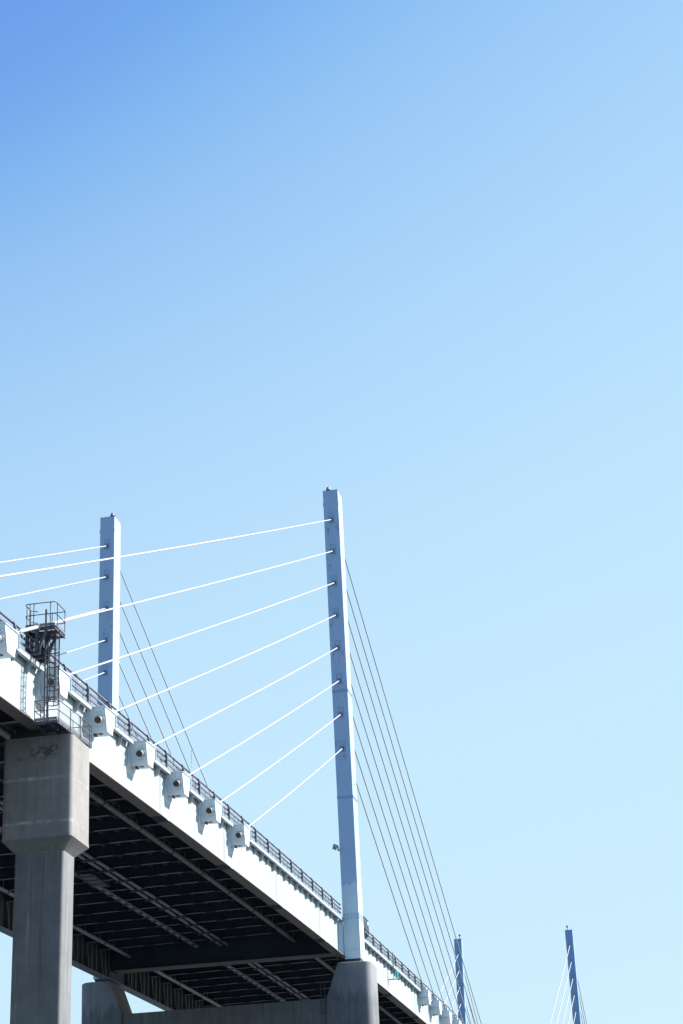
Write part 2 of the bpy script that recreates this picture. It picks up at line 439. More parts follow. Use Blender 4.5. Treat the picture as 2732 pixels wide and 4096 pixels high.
# ------------------------------------------------------------------ pylons
def pylon(cx, side, top, label):
    sgn = -1 if side == 0 else 1; y0 = 0 if side == 0 else W
    def yc(z): return y0 + sgn*LEAN*(top-z)
    t = thing('bridge_pylon', label, 'bridge pylon', (cx, yc(-3.6), -3.6), 'steel pylons of the cable-stayed bridge')
    hx, hy = SX/2, SY/2
    def shaft(z0, z1, e=0.0, n=1):
        m = MB(); r = []
        for k in range(n+1):
            z = z0+(z1-z0)*k/n; y = yc(z)
            r.append([(cx-hx-e, y-hy-e, z), (cx+hx+e, y-hy-e, z), (cx+hx+e, y+hy+e, z), (cx-hx-e, y+hy+e, z)])
        m.loft(r); return m
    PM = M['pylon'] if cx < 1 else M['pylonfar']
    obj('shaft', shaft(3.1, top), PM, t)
    obj('base_section', shaft(-3.55, 3.1), M['pylonlow'], t)
    # ragged edge between the two paints, on a skin 3 mm proud
    for face in (-1, 1):
        m = MB(); nseg = 14; up = []
        for k in range(nseg+1):
            y = -hy+SY*k/nseg; up.append((y, 3.12+.16*math.sin(k*.9+face)+.22*(1-k/nseg)*face*-1+.1*random.random()))
        for k in range(nseg):
            (ya, za), (yb, zb) = up[k], up[k+1]
            m.add([(cx+face*(hx+.003), yc(3)+ya, 3.05), (cx+face*(hx+.003), yc(3)+yb, 3.05), (cx+face*(hx+.003), yc(3)+yb, max(3.06, zb)), (cx+face*(hx+.003), yc(3)+ya, max(3.06, za))], [(0,1,2,3)])
        obj('paint_edge', m, M['pylonlow'], t)
    # bolted splices all round
    for zc, h, rows in ((22.03, .28, 4), (11.56, .28, 4), (.30, .60, 7)):
        m = shaft(zc-h/2, zc+h/2, .012)
        sp = m
        b = MB(); y = yc(zc)
        for r in range(rows):
            z = zc-h/2+h*(r+.5)/rows
            for k in range(20):
                if k % 4 == 3: continue
                yy = y-hy+SY*(k+.5)/20
                for fx in (-1, 1): b.box(cx+fx*(hx+.012)-.02, cx+fx*(hx+.012)+.02, yy-.021, yy+.021, z-.018, z+.018)
            for k in range(26):
                if k % 5 == 4: continue
                xx = cx-hx+SX*(k+.5)/26
                for fy in (-1, 1): b.box(xx-.021, xx+.021, y+fy*(hy+.012)-.018, y+fy*(hy+.012)+.018, z-.018, z+.018)
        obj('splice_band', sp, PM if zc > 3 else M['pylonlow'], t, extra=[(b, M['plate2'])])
    m = shaft(-.14, -.09, .03); obj('base_ledge', m, M['pylonlow'], t)
    # skirt panels round the foot
    y = yc(-3)
    for fx in (-1, 1):
        m = MB()
        m.box(min(cx+fx*(hx+.001), cx+fx*(hx+.012)), max(cx+fx*(hx+.001), cx+fx*(hx+.012)), y-hy+.02, y+hy-.02, -3.57, -2.62)
        for k in range(5):
            yy = y-hy+.04+(SY-.08)*k/4; m.box(min(cx+fx*(hx+.01), cx+fx*(hx+.03)), max(cx+fx*(hx+.01), cx+fx*(hx+.03)), yy-.012, yy+.012, -3.57, -2.62)
        m.box(min(cx+fx*(hx+.01), cx+fx*(hx+.04)), max(cx+fx*(hx+.01), cx+fx*(hx+.04)), y-hy+.02, y+hy-.02, -2.64, -2.61)
        obj('skirt_panel', m, M['pylonlow'], t)
    m = MB(); m.box(cx-.95, cx+.95, y-.66, y+.66, -3.72, -3.551); m.box(cx-.8, cx+.8, y-.55, y+.55, -4.02, -3.72)
    obj('bearing', m, M['dark'], t)
    # cable entry plates
    for fx in (-1, 1):
        for i in range(8):
            z = top-3.136-3.3703*i; y = yc(z); m = MB(); X = cx+fx*hx
            def bx(d0, d1, ya, yb, za, zb): m.box(min(X+fx*d0, X+fx*d1), max(X+fx*d0, X+fx*d1), y+ya, y+yb, z+za, z+zb)
            bx(.001, .018, -.27, .27, -.36, .72)
            pl = m; m = MB(); h_ = m; bx(.018, .06, -.25, .25, -.34, -.31); bx(.018, .05, -.25, .25, .22, .245); bx(.018, .05, -.265, -.245, -.31, .22); bx(.018, .05, .245, .265, -.31, .22)
            m.lathe((X+fx*.015, y, z-.03), [(.23, 0), (.23, .05), (.20, .05), (.20, .012), (.001, .012)], 18, (fx, 0, 0))
            m = MB(); m.lathe((X+fx*.028, y, z-.03), [(.14, 0), (.14, .03), (.001, .03)], 16, (fx, 0, 0))
            for k in range(9):
                for yy in (-.24, .24): bx(.018, .032, yy-.014, yy+.014, -.33+k*.125, -.33+k*.125+.03)
            for k in range(5): bx(.018, .032, -.2+k*.1-.014, -.2+k*.1+.014, .68, .71)
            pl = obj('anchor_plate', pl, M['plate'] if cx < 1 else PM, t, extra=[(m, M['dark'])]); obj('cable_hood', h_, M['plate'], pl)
    # lifting lugs near the top
    y = yc(top-1.4)
    for fy in (-1, 1):
        m = MB(); m.box(cx-hx-.05, cx-hx+.05, y+fy*hy-.05, y+fy*hy+.05, top-1.65, top-1.3)
        obj('lifting_lug', m, M['white'], t)
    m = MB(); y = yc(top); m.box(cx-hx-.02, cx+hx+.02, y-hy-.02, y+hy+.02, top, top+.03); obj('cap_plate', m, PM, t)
    return yc
TOP2 = HP+3.33
YC = {}
PN = {(0,0): 'tall blue-grey steel pylon in the centre with a white sunlit right face', (0,1): 'blue-grey steel pylon on the left, rising behind the near deck edge',
      (1,0): 'distant dark blue pylon furthest right, standing free against the sky', (1,1): 'distant dark blue pylon at the lower right crossed by dark cables above the deck'}
for (p, s), lab in PN.items():
    YC[p, s] = pylon(p*SPAN, s, HP if p == 0 else TOP2, lab)
# red warning lights standing on the pylon tops
def warning_light(x, y, z, label, stem=.0):
    t = thing('warning_light', label, 'warning light', (x, y, z), 'red warning lights on the pylon tops')
    m = MB(); m.lathe((x, y, z), [(.20,0),(.20,.03),(.06,.03),(.06,.05+stem),(.21,.05+stem),(.24,.15+stem),(.19,.19+stem)], 14); obj('lamp_base', m, M['dark'], t, 40)
    m = MB(); m.lathe((x, y, z), [(.17,.19+stem),(.18,.30+stem),(.13,.40+stem),(.02,.43+stem)], 14); obj('lamp_glass', m, M['red'], t, 50)
    m = MB()
    for k in range(4):
        a = k*PI/2+.4; m.bar((x+.2*math.cos(a), y+.2*math.sin(a), z+.17+stem), (x+.12*math.cos(a), y+.12*math.sin(a), z+.45+stem), .025, .025)
    m.lathe((x, y, z), [(.13,.44+stem),(.13,.46+stem),(.02,.48+stem)], 12); obj('lamp_guard', m, M['white'], t)
for (p, s), lab in {(0,0): 'small red warning light on top of the central pylon', (0,1): 'small red warning light on top of the left pylon',
                    (1,0): 'tiny red warning light on a stem atop the furthest right pylon', (1,1): 'tiny red warning light on a stem atop the distant pylon behind the dark cables'}.items():
    top = HP if p == 0 else TOP2
    warning_light(p*SPAN-SX/2+.25, YC[p,s](top)+(.25 if s == 0 else -.45), top+.03, lab, .0 if p == 0 else .55)
# thin lightning rod on the left pylon
m = MB(); m.tube([(.6, W-.3, HP+.03), (.6, W-.3, HP+1.0)], .022, 6); m.box(.5,.7,W-.4,W-.2,HP+.03,HP+.06)
tag(obj('lightning_rod', m, M['dark']), 'thin dark rod standing on top of the left pylon behind its warning light', 'lightning rod')

# ------------------------------------------------------------------ stay cables
ORD = ['topmost', 'second', 'third', 'fourth', 'fifth', 'sixth', 'seventh', 'lowest']
def cable(p0, p1, label, grp, sag=.12, sheath=0, r=.058):
    p0, p1 = Vector(p0), Vector(p1); n = 14
    pts = [p0.lerp(p1, k/n) - Vector((0,0,4*sag*(k/n)*(1-k/n))) for k in range(n+1)]
    m = MB(); m.tube(pts, r, 10); o = obj('stay_cable', m, M['cable'], None, 60)
    tag(o, label, 'stay cable', grp)
    d = (p0-p1).normalized()
    if sheath:
        m = MB(); a = p1+d*.3; b = p1+d*3.55
        m.tube([a, b], .105, 12); m.tube([b-d*.02, b+d*.14], .135, 12); m.tube([b+d*.02-Vector((0,0,.14)), b+d*.1-Vector((0,0,.2))], .05, 8)
        obj('end_sheath', m, M['cable'], o, 40)
    return o
for s in (0, 1):
    yb = 0 if s == 0 else W
    who0 = 'central pylon' if s == 0 else 'left pylon'
    who1 = 'furthest right pylon' if s == 0 else 'distant pylon behind dark cables'
    for i in range(8):
        z = HP-3.166-3.3703*i; y = YC[0,s](z); o_ = ORD[i]
        fz = 0 if s == 0 else FDZ*.6
        xb = BOX1[i]; cable((-SX/2-.02, y, z), (xb-.25, yb, dk(xb)+.626-.11+(0 if s == 0 else .15)), f'white sunlit stay cable, {o_} on the left side of the {who0}', 'stay cables of the near side span', sheath=1 if (i == 1 and s == 0) else 0)
        xb = BOX2[i]; cable((SX/2+.02, y, z), (xb+.25, yb, dk(xb)+.45-.11+fz), f'dark stay cable, {o_} on the right side of the {who0}', 'stay cables of the main span')
        z = TOP2-3.166-3.3703*i; y = YC[1,s](z)
        xb = BOX3[i]; cable((SPAN-SX/2-.02, y, z), (xb-.25, yb, dk(xb)+.45-.11+fz), f'thin white stay cable, {o_} on the left side of the {who1}', 'stay cables of the main span', r=.080)
        xb = BOX4[i]; cable((SPAN+SX/2+.02, y, z), (xb+.25, yb, dk(xb)+.626-.11+fz), f'thin dark stay cable, {o_} on the right side of the {who1}', 'stay cables of the far side span', r=.075)

m = MB(); m.tube([(30.85, YC[0,1](28), 27.62), (30.9, YC[0,1](28)+.05, 26.7), (30.8, YC[0,1](28), 25.5)], .022, 5)
for z in (27.5, 26.9, 26.6, 26.2, 25.7): m.lathe((30.86, YC[0,1](28)+.02, z), [(0,-.06),(.05,-.03),(.05,.03),(0,.06)], 6)
tag(obj('loose_chain', m, M['railsteel']), 'thin loose chain dangling from the outermost dark cable of the left pylon', 'chain')

# ------------------------------------------------------------------ cable anchor boxes
def anchor_box(s, label, grp):
    """s = -1: cable rises towards +X (side span); built about x=0 at deck level."""
    f = lambda x: -s*x                      # local +u points to the pylon
    t = thing('cable_anchor_box', label, 'anchor box', (0,0,0), grp)
    y0, y1 = -.36, YW-.018
    P = lambda u, y, z: (f(u), y, z)
    sl = .035
    def shell(ya, yb, top=(-3.0, -1.15), bot=(-2.56, -1.5), zt=.012, zb=-1.375):
        m = MB()
        pr = [P(top[0], ya, zt-sl), P(top[1], ya, zt+.03), P(bot[1], ya, zb+.03), P(bot[0], ya, zb-sl*.3)]
        m.prism(pr, (0, yb-ya, 0)); return m
    obj('shell', shell(y0, y1), M['box'], t)
    m = MB(); m.prism([P(-3.1, y0-.07, -.025), P(-.98, y0-.07, .070), P(-.98, YW+.25, .070), P(-3.1, YW+.25, -.025)], (0,0,.035)); obj('top_plate', m, M['box'], t)
    # raised cover where the cable leaves
    m = MB(); m.prism([P(-2.3, -.20, .04), P(-1.0, -.20, .09), P(-.70, -.20, .24), P(-.78, -.20, .36), P(-1.6, -.20, .30)], (0,.46,0)); obj('cable_cover', m, M['box'], t)
    # stiffened rear flange with bolts
    m = MB(); m.box(*sorted((f(-1.14), f(-.90))), y0+.05, y0+.07, -.70, .06); m.box(*sorted((f(-.905), f(-.885))), y0-.05, YW-.02, -.68, .085)
    for k in range(5): m.box(*sorted((f(-.96), f(-.87))), y0+.01, y0+.06, -.5+k*.13, -.46+k*.13)
    obj('end_flange', m, M['box'], t)
    # tube, ring and plate on the lower end, square to the cable
    ax = Vector(P(-1, 0, -.43)).normalized(); c = Vector(P(-2.79, .02, -.67))
    fd = Vector(P(-.96, 0, -.28)).normalized(); up = Vector(P(-.28, 0, .96)) if False else fd.cross(Vector((0,1,0))).normalized()
    if up.z < 0: up = -up
    m = MB(); q = c+fd*.012
    m.prism([q-Vector((0,.30,0))-up*.50, q+Vector((0,.30,0))-up*.50, q+Vector((0,.30,0))+up*.52, q-Vector((0,.30,0))+up*.52], fd*.016)
    fp = m
    m = MB()
    for dy, dz in ((-.12,.42),(.10,.42),(-.14,-.42),(.0,-.42),(.14,-.42)): m.lathe(q+fd*.012+Vector((0,dy,0))+up*dz, [(.022,0),(.022,.02),(.001,.02)], 8, fd)
    obj('face_plate', fp, M['box'], t, extra=[(m, M['dark'])])
    m = MB(); m.lathe(c, [(.30, 0), (.30, .10), (.27, .13), (.20, .13)], 24, ax); obj('ring', m, M['tube'], t, 35)
    m = MB(); m.lathe(c, [(.195, .05), (.195, .46), (.001, .46)], 24, ax); tb = obj('tube', m, M['tube'], t, 35)
    m = MB(); m.lathe(c+ax*.46, [(.197, -.16), (.197, .02), (.17, .035), (.001, .035)], 24, ax); obj('tube_cap', m, M['tubecap'], tb, 35)
    # drain hole under the box
    m = MB(); m.lathe(P(-2.15, .18, -1.367), [(.16, -.03), (.14, -.035), (.001, -.035)], 14, (0,0,1)); m.box(*sorted((f(-2.35), f(-1.95))), .42, .55, -1.50, -1.385); obj('drain', m, M['dark'], t)
    # bolted doubler plate on the web behind
    m = MB(); m.box(*sorted((f(-3.35), f(-.95))), YW-.0165, YW-.004, -1.95, -.26)
    dp_ = m; m = MB()
    for k in range(12):
        for j in range(4): m.box(*sorted((f(-3.2+k*.19), f(-3.16+k*.19))), YW-.033, YW-.016, -1.90+j*.11, -1.86+j*.11)
    for k in range(14):
        for u in (-3.3, -3.2): m.box(*sorted((f(u), f(u+.04))), YW-.033, YW-.016, -1.5+k*.085, -1.46+k*.085)
    obj('doubler_plate', dp_, M['box'], t, extra=[(m, M['bolt'])])
    return t
ORDX = ['first', 'second', 'third', 'fourth', 'fifth', 'sixth', 'seventh', 'eighth']
b0 = anchor_box(-1, '', 'cable anchor boxes left of the central pylon')
LB1 = ['pale aqua cable anchor box beyond the left edge, eighth from the central pylon', 'pale anchor box cut by the left edge beside the high platform', 'pale anchor box behind the caged ladder', 'pale anchor box just right of the lower platform railing',
       'pale anchor box, second to the right of the lower platform', 'pale anchor box, third to the right of the lower platform', 'pale anchor box, second nearest to the central pylon on its left', 'pale anchor box nearest to the central pylon on its left']
slope = lambda x: KD*(SPAN-2*x)
for i in range(8):
    b = b0 if i == 0 else dup(b0, (0,0,0))
    b.location = (BOX1[i], 0, dk(BOX1[i])); b.rotation_euler = (0, 0, 0); b['label'] = LB1[i]
b0 = anchor_box(1, '', 'cable anchor boxes right of the central pylon')
LB2 = [f'small pale anchor box at the lower right deck edge, {ORDX[7-i]} beyond the central pylon' for i in range(8)]
for i in range(8):
    b = b0 if i == 0 else dup(b0, (0,0,0))
    b.location = (BOX2[i], 0, dk(BOX2[i])); b['label'] = LB2[i]

# ------------------------------------------------------------------ concrete piers
t = thing('concrete_pier', 'tall concrete pier at the left with a wide rounded head under the girder', 'pier', (-81.9, .7, GROUND))
def ring(x0, x1, y0, y1, r, z, dy=0): return [(x, y+dy, z) for x, y in arc_rect(x0, x1, y0, y1, r)]
m = MB(); m.loft([ring(-82.88, -80.88, -.66, 2.05, .22, z, .010*(-12.9-z)) for z in (-12.88, -16, -22, -30, GROUND-1)]); obj('shaft', m, M['shaft'], t, 30)
m = MB(); m.loft([ring(-83.5, -80.25, -1.28, 2.62, .32, -6.70), ring(-83.5, -80.25, -1.28, 2.62, .32, -12.0), ring(-83.5, -80.25, -1.28, 2.62, .22, -12.26), ring(-82.86, -80.90, -.64, 2.03, .20, -12.90)]); obj('pier_head', m, M['conc'], t, 24)
m = MB(); m.box(-83.25, -80.6, -.55, 2.3, -6.71, -6.40); m.box(-83.0, -80.8, .40, 1.19, -6.41, -6.05); obj('bearing', m, M['dark'], t)

pt = thing('portal_pier', 'concrete portal pier of two round-ended columns and a crossbeam under the central pylon', 'pier', (0, W/2, GROUND), 'portal piers')
def column(side):
    prof = [(-4.02, .85), (-7.1, 1.98), (-11, 2.15), (GROUND-1, 2.3)]
    rings = []
    for z, yi in [(-4.02, .80), (-4.1, .88)] + prof[1:]:
        e = .08 if z == -4.02 else 0
        r = 1.0; x0, x1 = -2.2+e, 2.2-e; ylo = -2.08+e
        pts = [(x1, yi), (x0, yi)]
        for cx, a0 in ((x0+r, PI), (x1-r, 1.5*PI)):
            pts += [(cx+r*math.cos(a0+PI/2*k/8), ylo+r+r*math.sin(a0+PI/2*k/8)) for k in range(9)]
        rings.append([(x, y if side == 0 else W-y, z) for x, y in pts])
    m = MB(); m.loft(rings); return m
for s in (0, 1): obj('column', column(s), M['conc2'], pt, 28)
m = MB(); m.box(-1.95, 1.95, 1.2, W-1.2, -11.5, -7.12); obj('crossbeam', m, M['conc2'], pt)
m = MB()
for x in (-2.25,): 
    for y in (2.05, 2.45): m.tube([(x-.35, y, -8.6), (x-.35, y, -5.9)], .03, 6)
    for z in rng(-8.5, -5.9, .35): m.tube([(x-.35, 2.05, z), (x-.35, 2.45, z)], .02, 6)
    for z in (-8.3, -7.3, -6.3): m.bar((x-.35, 2.0, z), (x+.1, 2.0, z), .05, .05)
obj('rung_ladder', m, M['platform'], pt)
p2 = dup(pt, (SPAN, W/2, GROUND)); p2['label'] = 'concrete portal pier below the two distant pylons'

# ------------------------------------------------------------------ services hung under the deck
def service(y, off, r, mat, label, xs, step, fz=0):
    t = thing('service_pipe', label, 'pipe', (0, y, off), 'pipes hung under the deck')
    m = MB(); m.tube([(x, y, dk(x)+off) for x in rng(xs[0], xs[1], 8)], r, 14); pm = m; m = MB()
    for x in rng(xs[0]+2, xs[1]-2, step):
        m.tube([(x-.09, y, dk(x)+off), (x+.09, y, dk(x)+off)], r+.03, 14)
    cm = m; m = MB()
    for x in rng(xs[0]+2, xs[1]-2, step/2):
        for d in (-1, 1): m.tube([(x, y+d*(r+.03), dk(x)+off), (x, y+d*(r+.03), dk(x)-.95)], .02, 5)
    obj('pipe', pm, mat, t, 50, extra=[(cm, M['dark'])]); obj('hanger', m, M['railsteel'], t, kind='stuff')
    return t
service(5.15, -1.42, .19, M['pipe'], 'thick brown-grey pipe hung under the deck close behind the near girder', (DX0+1, 200), 8.2)
service(20.9, -1.62, .17, M['pipefar'], 'pale pipe hung under the deck along the far girder', (DX0+1, 200), 8.2)
t = thing('twin_rail', 'pair of pale rails with cross plates running under the middle of the deck', 'rail', (0, 11.6, -1.4))
for a, b in ((DX0+2, -1.2), (1.2, 200)):
    for y in (11.32, 11.92):
        m = MB(); m.sweep([(y-.07, -1.47), (y+.07, -1.47), (y+.07, -1.43), (y+.02, -1.43), (y+.02, -1.34), (y+.07, -1.34), (y+.07, -1.30), (y-.07, -1.30)], rng(a, b, 4)); obj('rail', m, M['railsteel'], t)
rest = MB()
for x in [q for q in fbx if q < 195]:
    m = MB(); m.box(x-.32, x+.32, 11.0, 12.25, -1.295, -1.25, dk); m.box(x-.26, x+.26, 11.0, 12.25, -1.53, -1.475, dk)
    for y in (11.1, 12.15): m.box(x-.05, x+.05, y-.03, y+.03, -1.5, -1.1, dk)
    if -100 < x < 70: obj('cross_plate', m, M['dark'], t)
    else: rest.add(m.v, m.f)
obj('cross_plate', rest, M['dark'], t, kind='stuff')
t = thing('runway_beam', 'single pale runway beam with dark clips under the deck beyond the twin rails', 'runway beam', (0, 14.05, -1.5))
for a, b in ((DX0+2, -1.2), (1.2, 200)):
    m = MB(); m.sweep([(13.93, -1.56), (14.17, -1.56), (14.17, -1.54), (14.06, -1.54), (14.06, -1.36), (14.17, -1.36), (14.17, -1.34), (13.93, -1.34), (13.93, -1.36), (14.04, -1.36), (14.04, -1.54), (13.93, -1.54)], rng(a, b, 4)); obj('beam', m, M['railsteel'], t)
rest = MB()
for x in rng(DX0+3, 195, 2.05):
    if abs(x) < 1.5: continue
    m = MB(); m.box(x-.32, x+.32, 13.80, 14.30, -1.60, -1.562, dk); m.box(x-.05, x+.05, 14.2, 14.26, -1.59, -1.0, dk)
    if -95 < x < 55: obj('clip', m, M['dark'], t)
    else: rest.add(m.v, m.f)
obj('clip', rest, M['dark'], t, kind='stuff')
t = thing('inspection_cradle', 'small open steel inspection cradle hanging under the deck right of the left pier', 'inspection cradle', (-36.3, 12.85, -3.1))
m = MB(); zf = dk(-36)-1.98
m.box(-38.4, -34.1, 12.3, 13.4, zf, zf+.03)
for x in (-37.6, -36.3, -35): m.box(x-.14, x+.14, 12.26, 13.44, zf-.09, zf-.001)
obj('floor', m, M['stiff'], t)
m = MB()
for y in (12.3, 13.4):
    m.bar((-38.4, y, zf-.02), (-34.1, y, zf-.02), .06, .16)
    for h in (.35, .72): m.bar((-38.4, y, zf+h), (-34.1, y, zf+h), .04, .04)
    for x in (-38.4, -37, -35.5, -34.1): m.bar((x, y, zf), (x, y, zf+.72), .045, .045)
for x in (-38.4, -34.1):
    for h in (.35, .72): m.bar((x, 12.3, zf+h), (x, 13.4, zf+h), .04, .04)
obj('guard_rail', m, M['platform'], t)
m = MB()
for x in (-37.9, -34.6): 
    for y in (11.92, 14.05): m.bar((x, 12.3 if y < 13 else 13.4, zf+.7), (x, y, dk(x)-1.5), .05, .05)
obj('hanger', m, M['platform'], t)

# ------------------------------------------------------------------ access platforms and ladder at the left pier
def round_rail(pts, z, r, rad=.16, n=5, closed=False):
    """polyline in plan with rounded corners -> 3-D points"""
    out = []
    for i, p in enumerate(pts):
        p = Vector(p)
        if i in (0, len(pts)-1): out.append(p); continue
        a, b = (Vector(pts[i-1])-p), (Vector(pts[i+1])-p); a.normalize(); b.normalize()
        for k in range(n+1):
            u = k/n; q = (p+a*rad).lerp(p, u).lerp(p.lerp(p+b*rad, u), u); out.append(q)
    return [(q.x, q.y, z(q.x) if callable(z) else z) for q in out]
# upper platform
X0, X1, Y0, Y1, ZF = -85.53, -83.93, -.93, .79, -1.17
t = thing('access_platform', 'high dark steel platform with tubular guard rails standing above the deck edge', 'platform', (-84.8, .4, -3.0))
m = MB()
for y in (Y0+.05, Y1-.05): m.ibeam((X0, y, ZF-.11), (X1+.15, y, ZF-.11), .10, .18)
for x in (X0+.05, (X0+X1)/2, X1-.05): m.ibeam((x, Y0-.0, ZF-.12), (x, Y1, ZF-.12), .10, .20)
fr = obj('floor_frame', m, M['platform'], t)
m = MB()
for y in rng(Y0+.1, Y1-.1, .05): m.box(X0+.1, X1-.1, y-.006, y+.006, ZF-.03, ZF)
for x in rng(X0+.1, X1-.1, .12): m.box(x-.005, x+.005, Y0+.1, Y1-.1, ZF-.028, ZF-.004)
obj('floor_grating', m, M['railsteel'], t)
m = MB(); tb = round_rail([(X1, Y0), (X0, Y0), (X0, Y1), (X1, Y1)], ZF+.07, 0, .14)
for a, b in zip(tb[:-1], tb[1:]): m.bar(a, b, .012, .15)
obj('toe_board', m, M['galv'], t)
m = MB()
for h in (.66, 1.33):
    m.tube(round_rail([(X1+.05, Y0+.9), (X1+.05, Y0-.02), (X0-.02, Y0-.02), (X0-.02, Y1), (X1-.55, Y1), (X1-.4, Y1-.3)], ZF+h, 0, .22), .026, 8)
obj('guard_rail', m, M['platform'], t, 50)
for x, y in ((X0, Y1-.5), (X0+.28, Y0-.02), (X0-.02, Y1-.28), (X1+.05, Y0+.02), (X1+.05, Y0+.75), (X0+.3, Y1), (X0-.02, Y0+.27), (X0+.9, Y1)):
    m = MB(); m.tube([(x, y, ZF-.08), (x, y, ZF+1.33)], .026, 8); m.lathe((x, y, ZF+1.31), [(.0,-.04),(.04,-.02),(.045,.01),(.03,.045),(0,.05)], 8); m.lathe((x, y, ZF+.65), [(.0,-.04),(.04,-.02),(.045,.01),(.03,.045),(0,.05)], 8)
    obj('post', m, M['platform'], t, 50)
m = MB(); m.bar((X0+.02, -.40, ZF), (X0+.02, -.40, ZF+.95), .09, .05); m.bar((X0+.02, -.40, ZF+.9), (X0+.7, -.5, ZF+.55), .02, .02); obj('gate_post', m, M['platform'], t)
for x in (X0+.08, X0+.80, X1-.06):
    m = MB(); zs = -2.56 + .3*(x-X0)*.12
    m.ibeam((x, .66, dk(x)+.18), (x, .66, ZF-.2), .17, .2, .02, (1,0,0)); m.ibeam((x, .10, zs), (x, .10, ZF-.2), .17, .2, .02, (1,0,0))
    m.ibeam((x, .78, zs-.1), (x, -.06, zs-.1), .16, .2)
    m.bar((x, .0, zs+.1), (x, -.42, ZF-.2), .13, .12, (1,0,0))
    m.box(x-.02, x+.02, -.09, .06, zs-.2, zs+.12)
    obj('support_frame', m, M['platform'], t)
m = MB(); m.ibeam((X0-.1, .62, ez(-85)+.35), (X1+1.2, .62, ez(-83)+.35), .14, .18); m.bar((X1-.06, -.42, ZF-.2), (X1+.5, .55, dk(-83)+.5), .12, .1); obj('tie_beam', m, M['platform'], t)
# caged ladder
LXc, LY = -84.72, -.19
t = thing('caged_ladder', 'vertical steel ladder in a round mesh safety cage hanging from the high platform', 'ladder', (LXc, LY, -6.2))
m = MB()
for dx in (-.22, .22): m.bar((LXc+dx, LY, -6.42), (LXc+dx, LY, ZF-.05), .03, .075, (0,1,0))
obj('stile', m, M['platform'], t)
m = MB()
for z in rng(-6.25, -1.4, .28): m.tube([(LXc-.22, LY, z), (LXc+.22, LY, z)], .014, 6)
obj('rung', m, M['galv'], t)
def hoop(k, z): # points round the cage, in plan
    a = PI + PI*k; return (LXc+.37*math.cos(a)*(-1), LY-.32+.40*math.sin(a)-0, z)
hp = lambda z, n=18: [(LXc-.22, LY, z), (LXc-.37, LY-.2, z)] + [hoop(1-k/n, z) for k in range(n+1)] + [(LXc+.37, LY-.2, z), (LXc+.22, LY, z)]
for z in (-1.55, -2.38, -3.16, -3.86, -4.5, -5.35):
    m = MB(); P = hp(z)
    for a, b in zip(P[:-1], P[1:]): m.bar(a, b, .008, .06)
    obj('hoop', m, M['platform'], t)
m = MB()
for k in (0.0, .25, .5, .75, 1.0):
    a = hoop(k, -5.35); b = hoop(k, ZF-.1); m.bar(a, b, .05, .012)
obj('cage_strap', m, M['platform'], t)
m = MB()
for k in rng(0, 1, 1/14): a = hoop(k, -5.35); m.tube([a, hoop(k, ZF-.2)], .004, 4)
for z in rng(-5.35, -1.3, .1):
    P = [hoop(k/12, z) for k in range(13)]; m.tube(P, .004, 4)
obj('cage_mesh', m, M['galv'], t)
# lower platform at the pier head
t = thing('access_platform', 'low grey steel platform with guard rails beside the girder at the pier head', 'platform', (-82, -.1, -6.4))
LX0, LX1, LY0, LY1 = -85.47, -79.6, -1.10, .14
fz = lambda x: -6.50 + .047*(x-LX0)
def at(x, y, h): return (x, y, fz(x)+h)
m = MB()
for y in (LY0+.03, -.55): m.bar(at(LX0, y, -.07), at(LX1+.1, y, -.07), .06, .16)
m.bar(at(LX0, LY1, -.07), at(-83.6, LY1, -.07), .06, .16)
for x in rng(LX0+.03, -83.6, .85): m.bar(at(x, LY0, -.08), at(x, LY1+.3, -.08), .06, .14)
obj('floor_frame', m, M['platform'], t)
m = MB()
for xa, xb in ((LX0+.04, -84.6), (-84.55, -83.75), (-83.7, -82.0), (-81.95, LX1)):
    m.add([at(xa, LY0+.05, -.045), at(xb, LY0+.05, -.045), at(xb, -.28, -.045), at(xa, -.28, -.045), at(xa, LY0+.05, -.02), at(xb, LY0+.05, -.02), at(xb, -.28, -.02), at(xa, -.28, -.02)], [(0,1,2,3),(4,5,6,7),(0,1,5,4),(1,2,6,5),(2,3,7,6),(3,0,4,7)])
for xa, xb in ((LX0+.04, -85.1), (-84.95, -84.5), (-84.35, -83.6)):
    m.add([at(xa, -.27, -.045), at(xb, -.27, -.045), at(xb, LY1, -.045), at(xa, LY1, -.045), at(xa, -.27, -.02), at(xb, -.27, -.02), at(xb, LY1, -.02), at(xa, LY1, -.02)], [(0,1,2,3),(4,5,6,7),(0,1,5,4),(1,2,6,5),(2,3,7,6),(3,0,4,7)])
for y in rng(-.27, LY1, .05): m.bar(at(LX0+.05, y, -.03), at(-83.6, y, -.03), .012, .03)
obj('floor_plate', m, M['platform'], t)
m = MB(); pl = round_rail([(LX1, LY0), (LX0, LY0), (LX0, LY1)], lambda x: fz(x)+.08, 0, .10)
for a, b in zip(pl[:-1], pl[1:]): m.bar(a, b, .012, .16)
obj('toe_board', m, M['galv'], t)
m = MB()
for h in (.56, 1.12):
    m.tube(round_rail([(LX1+.03, LY1), (LX1+.03, LY0-.02), (LX0-.02, LY0-.02), (LX0-.02, LY1), (-84.0, LY1)], lambda x: fz(x)+h, 0, .2), .026, 8)
obj('guard_rail', m, M['galv'], t, 50)
for x, y in ((LX0, LY0+.5), (LX0+.25, LY0-.02), (LX0-.02, LY1), (-83.3, LY0-.02), (-81.62, LY0-.02), (-79.96, LY0-.02), (LX1+.03, LY0), (LX1+.03, LY0+.5), (LX0+.9, LY1)):
    m = MB(); m.tube([at(x, y, -.1), at(x, y, 1.12)], .027, 8)
    for h in (.55, 1.11): p = at(x, y, h); m.lathe(p, [(.0,-.04),(.04,-.02),(.045,.01),(.03,.045),(0,.05)], 8)
    obj('post', m, M['platform'], t, 50)
m = MB()
